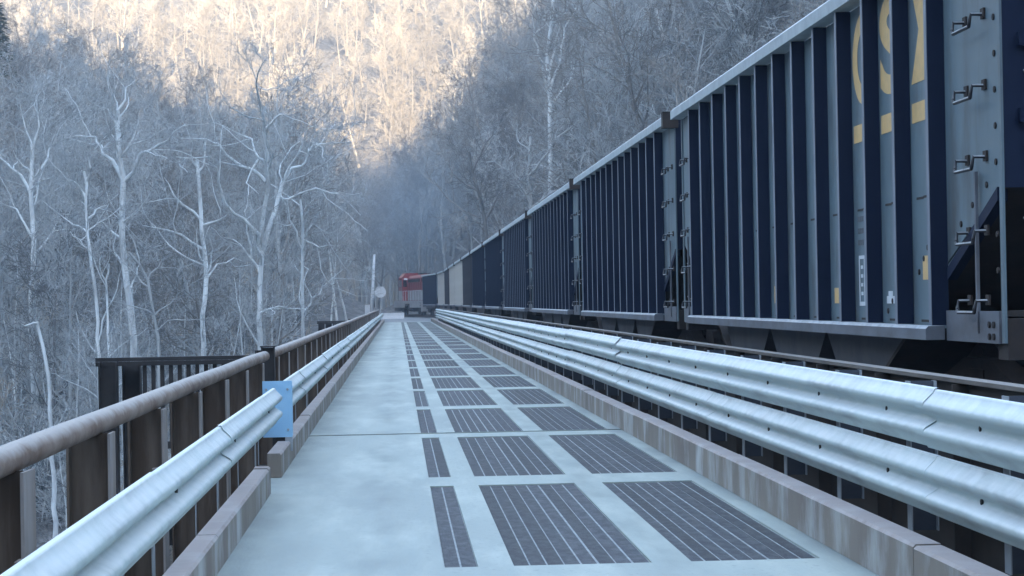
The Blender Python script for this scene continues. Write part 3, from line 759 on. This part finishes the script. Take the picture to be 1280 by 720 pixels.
# ------------------------------------------------------------------ bare trees
def branch_path(p, d, ln, n, wob, rng, trop):
    pts = [p.copy()]; d = d.normalized(); st = ln / n
    for k in range(n):
        d = d + Vector((rng.gauss(0, wob), rng.gauss(0, wob), rng.gauss(0, wob) + trop)); d.normalize()
        pts.append(pts[-1] + d * st)
    return pts
def side_dir(d, ang, rng):
    o = d.orthogonal().normalized(); o.rotate(Quaternion(d, rng.uniform(0, 2 * math.pi)))
    return (d * math.cos(ang) + o * math.sin(ang)).normalized()
def grow(mb, p, d, ln, rad, lv, rng, cfg):
    mx = cfg['levels']; n = (5, 4, 3, 2, 2)[min(lv, 4)]
    pts = branch_path(p, d, ln, n, cfg['wob'] * (1 + .25 * lv), rng, cfg['trop'])
    tip = max(cfg['tip'], rad * .28)
    rads = [lerp(rad, tip, k / n) for k in range(n + 1)]
    mb.tube(pts, rads, 5 if rad > .05 else 3, cap=False)
    if lv >= mx: return
    cnt = cfg['kids'][min(lv, len(cfg['kids']) - 1)]
    for c in range(cnt):
        t = lerp(.18, .98, (c + rng.random()) / cnt) * n
        i = min(int(t), n - 1); q = pts[i].lerp(pts[i + 1], t - i); dd = (pts[i + 1] - pts[i]).normalized()
        r0 = lerp(rads[i], rads[i + 1], t - i) * rng.uniform(.5, .75)
        grow(mb, q, side_dir(dd, R(rng.uniform(*cfg['ang'])), rng), ln * rng.uniform(.38, .66) * (1.15 - .5 * t / n), max(r0, cfg['tip']), lv + 1, rng, cfg)
def make_tree(seed, H, rad, cfg, lean=0.0, fork=False):
    rng = random.Random(seed); tr = MB(); cr = MB()
    n = 9
    pts = branch_path(Vector((0, 0, -.4)), Vector((lean, rng.gauss(0, .05), 1)), H * .92, n, .05, rng, .03)
    rads = [lerp(rad, rad * .12, (k / n) ** .85) for k in range(n + 1)]; rads[0] *= 1.35
    tr.tube(pts, rads, 7, cap=False)
    nl = cfg['limbs']
    for c in range(nl):
        t = lerp(cfg['clear'], .99, ((c + rng.random()) / nl)) * n
        i = min(int(t), n - 1); q = pts[i].lerp(pts[i + 1], t - i); dd = (pts[i + 1] - pts[i]).normalized()
        f = t / n
        ln = H * cfg['spread'] * (1.15 - .75 * f) * rng.uniform(.7, 1.2)
        grow(cr, q, side_dir(dd, R(rng.uniform(35, 68) * (1.1 - .4 * f)), rng), ln, max(lerp(rads[i], rads[i + 1], t - i) * rng.uniform(.3, .55), .02), 1, rng, cfg)
    return tr, cr
CFG_NEAR = dict(levels=4, kids=[0, 6, 5, 3], wob=.13, trop=.05, tip=.007, ang=(28, 62), limbs=14, clear=.28, spread=.36)
CFG_FUZZ = dict(levels=4, kids=[0, 6, 5, 3], wob=.14, trop=.06, tip=.013, ang=(26, 60), limbs=15, clear=.25, spread=.34)
CFG_FAR = dict(levels=3, kids=[0, 7, 8], wob=.14, trop=.06, tip=.021, ang=(26, 60), limbs=14, clear=.2, spread=.36)

# prototypes for the wooded slopes (kept out of the scene, instanced by the wood objects)
def proto_coll(name, specs):
    cl = bpy.data.collections.new(name)
    for k, (sd, H, rad, cfg, mname) in enumerate(specs):
        tr, cr = make_tree(sd, H, rad, cfg)
        tr.poly(cr.v, cr.f)
        me = tr.mesh('bare_tree_%d' % k, M[mname])
        o = bpy.data.objects.new('bare_tree_%d' % k, me); cl.objects.link(o)
    return cl
near_c = proto_coll('wood_near', [(11, 17, .20, CFG_FUZZ, 'bark_grey'), (12, 20, .24, CFG_FUZZ, 'bark_brown'), (13, 15, .16, CFG_FUZZ, 'bark_dark'),
                                  (14, 19, .22, CFG_FUZZ, 'bark_grey'), (15, 15, .15, CFG_FUZZ, 'bark_mid'), (16, 18, .20, CFG_FUZZ, 'bark_brown')])
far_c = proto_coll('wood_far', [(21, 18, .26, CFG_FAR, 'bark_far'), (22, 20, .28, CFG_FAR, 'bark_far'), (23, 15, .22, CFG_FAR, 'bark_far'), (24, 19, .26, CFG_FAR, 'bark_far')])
def wood(name, pts, coll, label):
    me = bpy.data.meshes.new(name); me.from_pydata([p[0] for p in pts], [], [])
    a = me.attributes.new('rot', 'FLOAT_VECTOR', 'POINT'); a.data.foreach_set('vector', [c for p in pts for c in p[1]])
    a = me.attributes.new('scl', 'FLOAT', 'POINT'); a.data.foreach_set('value', [p[2] for p in pts])
    a = me.attributes.new('pick', 'INT', 'POINT'); a.data.foreach_set('value', [p[3] for p in pts])
    o = put(name, me); tag(o, label, 'wood', kind='stuff')
    g = bpy.data.node_groups.new(name, 'GeometryNodeTree')
    g.interface.new_socket('Geometry', in_out='INPUT', socket_type='NodeSocketGeometry')
    g.interface.new_socket('Geometry', in_out='OUTPUT', socket_type='NodeSocketGeometry')
    N = g.nodes; L = g.links
    gi = N.new('NodeGroupInput'); go = N.new('NodeGroupOutput'); ip = N.new('GeometryNodeInstanceOnPoints')
    ci = N.new('GeometryNodeCollectionInfo'); ci.inputs['Collection'].default_value = coll
    ci.inputs['Separate Children'].default_value = True; ci.inputs['Reset Children'].default_value = True
    def attr(nm, ty):
        n = N.new('GeometryNodeInputNamedAttribute'); n.data_type = ty; n.inputs['Name'].default_value = nm; return n.outputs['Attribute']
    L.new(gi.outputs[0], ip.inputs['Points']); L.new(ci.outputs[0], ip.inputs['Instance'])
    ip.inputs['Pick Instance'].default_value = True
    L.new(attr('pick', 'INT'), ip.inputs['Instance Index'])
    L.new(attr('scl', 'FLOAT'), ip.inputs['Scale'])
    L.new(attr('rot', 'FLOAT_VECTOR'), ip.inputs['Rotation'])
    L.new(ip.outputs[0], go.inputs[0])
    md = o.modifiers.new('wood', 'NODES'); md.node_group = g
    return o
def in_wedge(x, y, marg):
    # view wedge, widened so that a step to the side still finds wood
    lo_ = -497 / F_PX * y - marg; hi_ = 783 / F_PX * y + marg
    return lo_ < x < hi_
def scatter(rng, x0, x1, y0, y1, step, keep, npick, smin, smax, marg):
    out = []; y = y0
    while y < y1:
        x = x0
        while x < x1:
            px, py = x + rng.uniform(-.5, .5) * step * 1.3, y + rng.uniform(-.5, .5) * step * 1.3
            if in_wedge(px, py, marg) and keep(px, py):
                out.append(((px, py, terrain_z(px, py) - .1), (rng.gauss(0, .05), rng.gauss(0, .05), rng.uniform(0, 6.28)), rng.uniform(smin, smax), rng.randrange(npick)))
            x += step
        y += step
    return out
rg = random.Random(5)
def clear_left(x, y): return x < -7 and y > 110 and rg.random() < lerp(.35, 1.0, sstep(110, 170, y))
def clear_track(x, y):
    if y < 176: return x > 14 or x < -6
    a = min((y - 176) / 250, .9); tx = TC_X - 250 * (1 - math.sqrt(max(0, 1 - a * a)))
    return abs(x - tx) > 7 and not (abs(x - 2) < 6 and y < 238)
pts = scatter(rg, -75, -6, 92, 262, 4.3, lambda x, y: clear_left(x, y) and clear_track(x, y), 6, .7, 1.15, 14)
wood('wood_left_bank', pts, near_c, 'dense bare grey wood on the slope beyond the railing')
pts = scatter(rg, -10, 110, 60, 330, 4.8, lambda x, y: clear_track(x, y) and x > lerp(13, -6, sstep(185, 270, y)), 6, .85, 1.3, 10)
wood('wood_right_slope', pts, near_c, 'dense bare grey wood on the steep slope behind the train')
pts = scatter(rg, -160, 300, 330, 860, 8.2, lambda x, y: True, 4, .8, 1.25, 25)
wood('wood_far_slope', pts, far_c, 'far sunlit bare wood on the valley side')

# low brush on the left bank
def make_bush(seed):
    rng = random.Random(seed); mb = MB()
    for k in range(26):
        a = rng.uniform(0, 6.28); d_ = Vector((math.cos(a) * .6, math.sin(a) * .6, rng.uniform(.4, 1.4)))
        grow(mb, Vector((rng.gauss(0, .6), rng.gauss(0, .6), -.1)), d_, rng.uniform(1.4, 3.6), .028, 2, rng, dict(CFG_NEAR, kids=[0, 0, 7, 4], tip=.013))
    return mb
bush_c = bpy.data.collections.new('brush')
for k, mn in enumerate(('bark_grey', 'bark_dark', 'bark_far', 'bark_grey')):
    o = bpy.data.objects.new('bush_%d' % k, make_bush(90 + k).mesh('bush_%d' % k, M[mn])); bush_c.objects.link(o)
pts = scatter(rg, -70, -5, 94, 240, 2.3, lambda x, y: clear_track(x, y) and x < -7.5 - .03 * (y - 90) and rg.random() < sstep(92, 118, y) * .95 + .08, 4, .7, 1.7, 10)
wood('undergrowth', pts, bush_c, 'low tangled grey brush covering the bank below the railing')

# single trees that stand out
def hero(label, d, base, limbs, rad, px_w=1.0, seed=1, twigs=5, mname='bark_pale', twig_mat='bark_pale', cfg=CFG_NEAR):
    """limbs: list of (width_px, [(x,y) picture points]) drawn on the photograph, given real size at distance d, with depth of their own"""
    rng = random.Random(seed)
    if base[0] < 480: d = max(91.0, d * .86)
    b = at_px(base[0], base[1], d); gz = terrain_z(b.x, d)
    root = thing('sycamore_tree', label, 'tree', (b.x, d, gz - .2))
    tr = MB(); cr = MB(); tw = MB()
    for li, (wpx, pl_) in enumerate(limbs):
        P = [at_px(x, y, d) - Vector((b.x, d, gz - .2)) for x, y in pl_]
        if li == 0: P[0].z = 0.0
        dep = 0.0; slope = rng.uniform(-.55, .55) if li else 0.0
        for k in range(1, len(P)):
            dep += (P[k] - P[k - 1]).length * slope + rng.gauss(0, .1)
            P[k].y += dep
        # start where the parent limb is
        if li:
            anchors = hero_pts
            q = min(anchors, key=lambda v: (v.x - P[0].x) ** 2 + (v.z - P[0].z) ** 2)
            off = q.y - P[0].y
            for v in P: v.y += off
        else: hero_pts = []
        # subdivide with a little crookedness
        Q = [P[0]]
        for k in range(1, len(P)):
            ns = max(2, int((P[k] - P[k - 1]).length / .7)); L_ = (P[k] - P[k - 1]).length
            for e in range(1, ns + 1):
                v = P[k - 1].lerp(P[k], e / ns)
                if e < ns: v = v + Vector((rng.gauss(0, 1), rng.gauss(0, 1), rng.gauss(0, .7))) * (.025 if li == 0 else .08)
                Q.append(v)
        n = len(Q) - 1; r0 = wpx * .95 * d / F_PX / 2; r1 = r0 * (.5 if li == 0 else .12)
        rads = [lerp(r0, max(r1, .012), k / n) for k in range(n + 1)]
        if li == 0: rads[0] *= 1.3
        (tr if li == 0 else cr).tube(Q, rads, 8 if li == 0 else 6, cap=False)
        hero_pts += Q
        ln_all = sum((Q[k + 1] - Q[k]).length for k in range(n))
        if twigs > 1:
            for c in range(int(ln_all * .32) + (1 if li else 0)):
                t = rng.uniform(.45 if li == 0 else .25, .98) * n; i = min(int(t), n - 1)
                q = Q[i].lerp(Q[i + 1], t - i); dd = (Q[i + 1] - Q[i]).normalized()
                rb0 = min(.06, max(.02, lerp(rads[i], rads[i + 1], t - i) * .6))
                pb = branch_path(q, side_dir(dd, R(rng.uniform(30, 60)), rng), rng.uniform(1.8, 4.2), 7, .20, rng, .04)
                cr.tube(pb, [lerp(rb0, .011, k / 7) for k in range(8)], 5, cap=False)
                for e in range(6):
                    k = rng.randrange(1, 7)
                    grow(tw, pb[k], side_dir((pb[k + 1] - pb[k]).normalized(), R(rng.uniform(30, 60)), rng), rng.uniform(.6, 1.6), .011, 2, rng, cfg)
        for c in range(int(ln_all * (.5 if li == 0 else .8) * twigs / 5) + 2 if twigs > 1 else 0):
            t = rng.uniform(.35 if li == 0 else .15, 1.0) * n; i = min(int(t), n - 1)
            q = Q[i].lerp(Q[i + 1], t - i); dd = (Q[i + 1] - Q[i]).normalized()
            if dd.length < .5: continue
            grow(tw, q, side_dir(dd, R(rng.uniform(30, 65)), rng), rng.uniform(.9, 2.6) * (d / 110) ** .3, max(.010, lerp(rads[i], rads[i + 1], t - i) * .3), 2, rng, cfg)
    tr.build('trunk', M[mname], root, True); c_ = cr.build('crown', M[twig_mat], root, True)
    if tw.f: tw.build('twigs', M['bark_mid' if twig_mat == 'bark_pale' else twig_mat], c_)
    return root
hero('big crooked white sycamore with wide forked limbs above the near railing', 112, (326, 455), [
    (11, [(326, 455), (326, 380), (327, 340), (330, 312)]),
    (7.5, [(330, 312), (345, 262), (354, 225), (364, 210), (382, 202), (392, 180), (442, 176)]),
    (7, [(330, 312), (332, 262), (336, 210), (334, 169), (332, 150), (329, 124), (332, 107), (343, 96)]),
    (4, [(334, 168), (349, 154), (366, 150)]),
    (5.5, [(335, 230), (320, 215), (306, 210), (285, 195), (274, 180), (259, 174), (225, 172)]),
    (4, [(334, 205), (326, 200), (317, 176), (292, 165), (268, 154)]),
    (6, [(328, 318), (326, 294), (307, 275), (285, 256), (278, 230), (277, 214), (270, 202), (232, 204)]),
    (4, [(327, 345), (315, 324), (300, 305), (279, 296)]),
    (3.5, [(315, 324), (309, 290), (306, 262)]),
    (4, [(350, 245), (360, 249), (394, 234), (424, 241), (450, 267)]),
    (3.5, [(327, 392), (334, 387), (360, 384), (371, 372)]),
    (3.5, [(354, 225), (372, 196), (384, 168), (398, 160)]),
    (3, [(326, 202), (312, 232), (328, 246)]),
    (3, [(345, 262), (352, 240), (348, 215), (357, 190), (372, 172)]),
], .3, seed=3)
hero('tall pale sycamore standing second from the picture edge with a broad leaning limb', 120, (171, 460), [
    (12, [(171, 460), (171, 425), (163, 357), (159, 324), (157, 275), (159, 225), (154, 195), (152, 161), (152, 142)]),
    (4, [(152, 142), (161, 127), (160, 112), (172, 100)]),
    (6.5, [(159, 229), (144, 202), (129, 184), (120, 171), (94, 169), (75, 171)]),
    (6.5, [(160, 228), (176, 206), (195, 191), (217, 180), (240, 160)]),
    (4, [(152, 160), (140, 140), (122, 132)]),
    (4, [(157, 280), (180, 262), (196, 240)]),
    (4, [(155, 200), (172, 176), (180, 150)]),
    (3.5, [(158, 300), (138, 285), (120, 262), (100, 250)]),
    (3, [(152, 145), (146, 122), (150, 104)]),
], .3, seed=5, twigs=6)
hero('straight grey-white tree between the two big sycamores with drooping side limbs', 125, (255, 470), [
    (9, [(255, 470), (255, 395), (259, 350), (257, 316), (252, 267), (249, 225), (247, 200)]),
    (4.5, [(255, 312), (229, 294), (202, 286), (180, 282)]),
    (4, [(252, 275), (229, 256), (215, 238), (206, 222)]),
    (4, [(254, 282), (277, 275), (289, 266)]),
    (3.5, [(248, 215), (256, 195), (255, 170)]),
    (3.5, [(248, 210), (240, 192), (243, 176)]),
    (3.5, [(258, 350), (272, 330), (292, 322), (302, 326)]),
], .2, seed=8, twigs=6)
hero('slender bright white leaning trunk above the black refuge bay', 105, (130, 470), [
    (6.5, [(130, 470), (127, 402), (122, 350), (116, 312), (112, 275), (110, 249), (108, 215)]),
    (3, [(116, 312), (104, 300), (92, 290)]), (3, [(112, 275), (122, 262), (134, 256)]), (3, [(110, 249), (100, 232), (84, 226)]),
    (3, [(109, 230), (116, 210), (112, 190)]),
], .15, seed=9)
hero('short white trunk just beside the slender leaning one', 104, (142, 470), [
    (5, [(142, 470), (139, 395), (137, 350), (141, 330)]), (2.5, [(137, 352), (130, 335), (133, 320)]),
], .12, seed=10)
hero('thin pale tree rising near the bend of the far railing', 118, (381, 455), [
    (6, [(381, 455), (379, 361), (379, 312), (379, 280), (376, 250)]), (3, [(379, 312), (372, 290), (362, 262), (360, 240)]),
    (3, [(379, 300), (400, 310), (425, 308)]), (3, [(380, 390), (390, 372), (402, 360), (428, 336)]), (2.5, [(379, 300), (392, 280), (410, 292), (430, 282)]),
], .15, seed=12)
hero('broken white snag with a short stub at the picture edge', 98, (76, 540), [
    (8, [(76, 540), (66, 470), (58, 430), (51, 402)]), (4, [(52, 404), (44, 405), (34, 404)]),
], .2, seed=13, twigs=1)
hero('dark leaning tree between the tall sycamore and the straight grey one', 116, (204, 465), [
    (6, [(204, 465), (200, 420), (187, 350), (178, 332), (165, 316)]), (3, [(187, 352), (200, 334), (212, 322)]), (3, [(195, 395), (214, 380), (222, 372)]),
], .2, seed=14, mname='bark_grey', twig_mat='bark_grey')
hero('pale many-branched tree at the picture edge beyond the snag', 135, (50, 470), [
    (10, [(50, 470), (45, 380), (48, 300), (44, 240), (47, 190)]), (5, [(46, 250), (30, 220), (12, 205), (0, 190)]), (5, [(47, 230), (62, 200), (70, 165)]),
    (4, [(47, 300), (25, 262), (0, 250)]), (4, [(48, 320), (70, 290), (82, 262)]), (4, [(46, 195), (38, 165), (30, 130)]), (4, [(46, 195), (54, 160), (50, 120)]),
], .2, seed=15, twigs=6)
hero('tall white tree with upright forked branches high above the train', 165, (687, 300), [
    (8, [(687, 300), (688, 180), (687, 117), (684, 69), (690, 20), (692, -20)]), (5, [(687, 117), (676, 80), (666, 40), (660, 0)]),
    (5, [(687, 110), (702, 70), (708, 30), (725, 0)]), (4, [(686, 90), (694, 50), (705, 10)]), (4, [(688, 130), (715, 95), (722, 60)]),
    (4, [(688, 180), (712, 160), (735, 140)]),
], .2, seed=17)
hero('white spreading tree top showing over the lettered hopper car', 120, (936, 190), [
    (9, [(936, 190), (934, 110), (930, 68), (920, 20), (905, -25)]), (6, [(932, 80), (944, 40), (952, 0), (960, -20)]), (5, [(931, 70), (915, 40), (890, 10), (876, -15)]),
    (5, [(934, 110), (915, 95), (895, 90), (880, 82)]), (4, [(940, 60), (962, 40), (978, 10)]), (4, [(930, 66), (930, 30), (936, 0)]),
], .2, seed=18)
hero('faint pale leaning trunk over the coupling of the first two hopper cars', 150, (880, 200), [
    (7, [(880, 200), (873, 114), (852, 93), (838, 65), (828, 41), (820, 10)]), (4, [(858, 98), (835, 84), (818, 76)]), (4, [(840, 68), (850, 40), (848, 15)]),
], .2, seed=19)
hero('dark twisted tree over the third hopper car', 150, (612, 330), [
    (7, [(612, 330), (606, 275), (598, 240), (590, 215), (586, 190)]), (4, [(606, 275), (625, 240), (640, 215)]), (4, [(597, 238), (575, 225), (560, 205)]), (4, [(590, 215), (606, 180), (618, 160)]),
], .2, seed=20, mname='bark_dark', twig_mat='bark_dark', twigs=7)
hero('grey tree with a fan of thin branches over the fourth hopper car', 155, (668, 320), [
    (7, [(668, 320), (664, 260), (660, 215), (664, 170)]), (4, [(664, 255), (645, 225), (630, 212)]), (4, [(661, 220), (685, 190), (700, 160)]), (4, [(665, 260), (690, 240), (712, 232)]),
], .2, seed=22, mname='bark_grey', twig_mat='bark_grey', twigs=7)

# slender saplings of the left bank, each a tree of its own
sap = []
for k in range(3):
    tr, cr = make_tree(60 + k, 9 + k * 2, .075 + .015 * k, dict(CFG_NEAR, limbs=9, kids=[0, 5, 4, 2], spread=.26, clear=.35))
    sap.append((tr.mesh('trunk', M['bark_pale'], True), cr.mesh('crown', M['bark_grey'])))
rs2 = random.Random(31)
for k in range(40):
    px = rs2.uniform(6, 440); d = rs2.uniform(98, 128)
    q = at_px(px, 420, d)
    if q.x > -6.5: d = 150; q = at_px(px, 420, d)
    t_ = thing('sapling', 'slender bare sapling with thin pale trunk on the left bank', 'tree', (q.x, d, terrain_z(q.x, d) - .1), rs2.uniform(0, 6.28), 'slender saplings on the left bank')
    t_.scale = (1, 1, rs2.uniform(.8, 1.2)); t_.rotation_euler[0] = rs2.gauss(0, .06)
    mt, mc = sap[rs2.randrange(3)]
    put('trunk', mt, t_); put('crown', mc, t_)

# evergreen at the upper corner of the left spur
ev = at_px(8, 60, 215); gz = terrain_z(ev.x, 215)
et = thing('pine_tree', 'dark evergreen at the upper corner of the wooded spur', 'tree', (ev.x - 1, 215, gz - .2))
MB().tube([(0, 0, 0), (0, 0, 23)], [.3, .06], 8).build('trunk', M['bark_dark'], et)
cr = MB(); rv = random.Random(4)
for k in range(2600):
    z = rv.uniform(7, 24.5); rr = (25.5 - z) * .23 * math.sqrt(rv.random()) + .1; a = rv.uniform(0, 6.283)
    c = Vector((math.cos(a) * rr, math.sin(a) * rr, z - rr * .25)); dv = Vector((math.cos(a), math.sin(a), rv.uniform(-.5, .3))).normalized() * rv.uniform(.3, .7)
    sd = dv.orthogonal().normalized() * .12; sd.rotate(Quaternion(dv.normalized(), rv.uniform(0, 3)))
    cr.poly([c - sd, c + sd, c + dv], [(0, 1, 2)])
cr.build('crown', M['evergreen'], et)

# boulders of the river bank
rk = []
for k in range(3):
    mb = MB(); rr = random.Random(80 + k); nlat, nlon = 6, 9
    for i_ in range(nlat + 1):
        for j_ in range(nlon):
            th = math.pi * i_ / nlat; ph = 2 * math.pi * j_ / nlon
            v = Vector((math.sin(th) * math.cos(ph), math.sin(th) * math.sin(ph), .65 * math.cos(th)))
            v *= 1 + .35 * noise.noise(v * 1.7 + Vector((k * 9, 0, 0)))
            mb.v.append(tuple(v))
    for i_ in range(nlat):
        for j_ in range(nlon):
            j2 = (j_ + 1) % nlon; mb.f.append((i_ * nlon + j_, i_ * nlon + j2, (i_ + 1) * nlon + j2, (i_ + 1) * nlon + j_))
    rk.append(mb.mesh('boulder', M['rock']))
rr = random.Random(8)
for k in range(36):
    y = rr.uniform(86, 108); x = rr.uniform(-.20 * y - 1, -.12 * y)
    o = put('boulder', rk[rr.randrange(3)], None, (x, y, terrain_z(x, y) + .1), rr.uniform(0, 6.28))
    sv = rr.uniform(.25, .9) * (1.6 if rr.random() < .12 else 1); o.scale = (sv * rr.uniform(.8, 1.4), sv, sv * rr.uniform(.6, 1))
    tag(o, 'grey boulder lying on the river bank below the pipe railing', 'boulder', 'boulders on the river bank')

# ------------------------------------------------------------------ valley haze
hz = MB().box(-905, 905, -805, 1155, -22, 325).build('haze', None)
hz.data.materials.clear()
HM = bpy.data.materials.new('valley_haze'); HM.use_nodes = True
t = HM.node_tree; t.nodes.clear()
out = t.nodes.new('ShaderNodeOutputMaterial'); pv = t.nodes.new('ShaderNodeVolumePrincipled')
pv.inputs['Color'].default_value = (0.84, 0.92, 1.0, 1); pv.inputs['Density'].default_value = 0.0009; pv.inputs['Anisotropy'].default_value = 0.0
t.links.new(pv.outputs[0], out.inputs['Volume'])
hz.data.materials.append(HM)
tag(hz, 'pale bluish haze filling the valley', 'haze', kind='stuff')

# ------------------------------------------------------------------ thin exhaust smoke above the locomotive
sm_ = MB()
for i_ in range(9):
    for j_ in range(14):
        th = math.pi * i_ / 8; ph = 2 * math.pi * j_ / 14
        sm_.v.append((math.sin(th) * math.cos(ph), math.sin(th) * math.sin(ph), math.cos(th)))
for i_ in range(8):
    for j_ in range(14):
        j2 = (j_ + 1) % 14; sm_.f.append((i_ * 14 + j_, (i_ + 1) * 14 + j_, (i_ + 1) * 14 + j2, i_ * 14 + j2))
so = sm_.build('exhaust_smoke', None); so.location = (1.6, 224, 11.0); so.scale = (8.0, 9.0, 9.5)
SMM = bpy.data.materials.new('thin_blue_smoke'); SMM.use_nodes = True
t = SMM.node_tree; t.nodes.clear()
out = t.nodes.new('ShaderNodeOutputMaterial'); pv = t.nodes.new('ShaderNodeVolumePrincipled'); tc = t.nodes.new('ShaderNodeTexCoord')
ln_ = t.nodes.new('ShaderNodeVectorMath'); ln_.operation = 'LENGTH'; t.links.new(tc.outputs['Object'], ln_.inputs[0])
mr = t.nodes.new('ShaderNodeMapRange'); mr.inputs[1].default_value = .15; mr.inputs[2].default_value = 1.0; mr.inputs[3].default_value = .05; mr.inputs[4].default_value = 0.0
t.links.new(ln_.outputs['Value'], mr.inputs[0]); t.links.new(mr.outputs[0], pv.inputs['Density'])
pv.inputs['Color'].default_value = (0.80, 0.92, 1.0, 1)
t.links.new(pv.outputs[0], out.inputs['Volume']); so.data.materials.append(SMM)
tag(so, 'thin bluish exhaust smoke hanging above the red locomotive', 'smoke', kind='stuff')
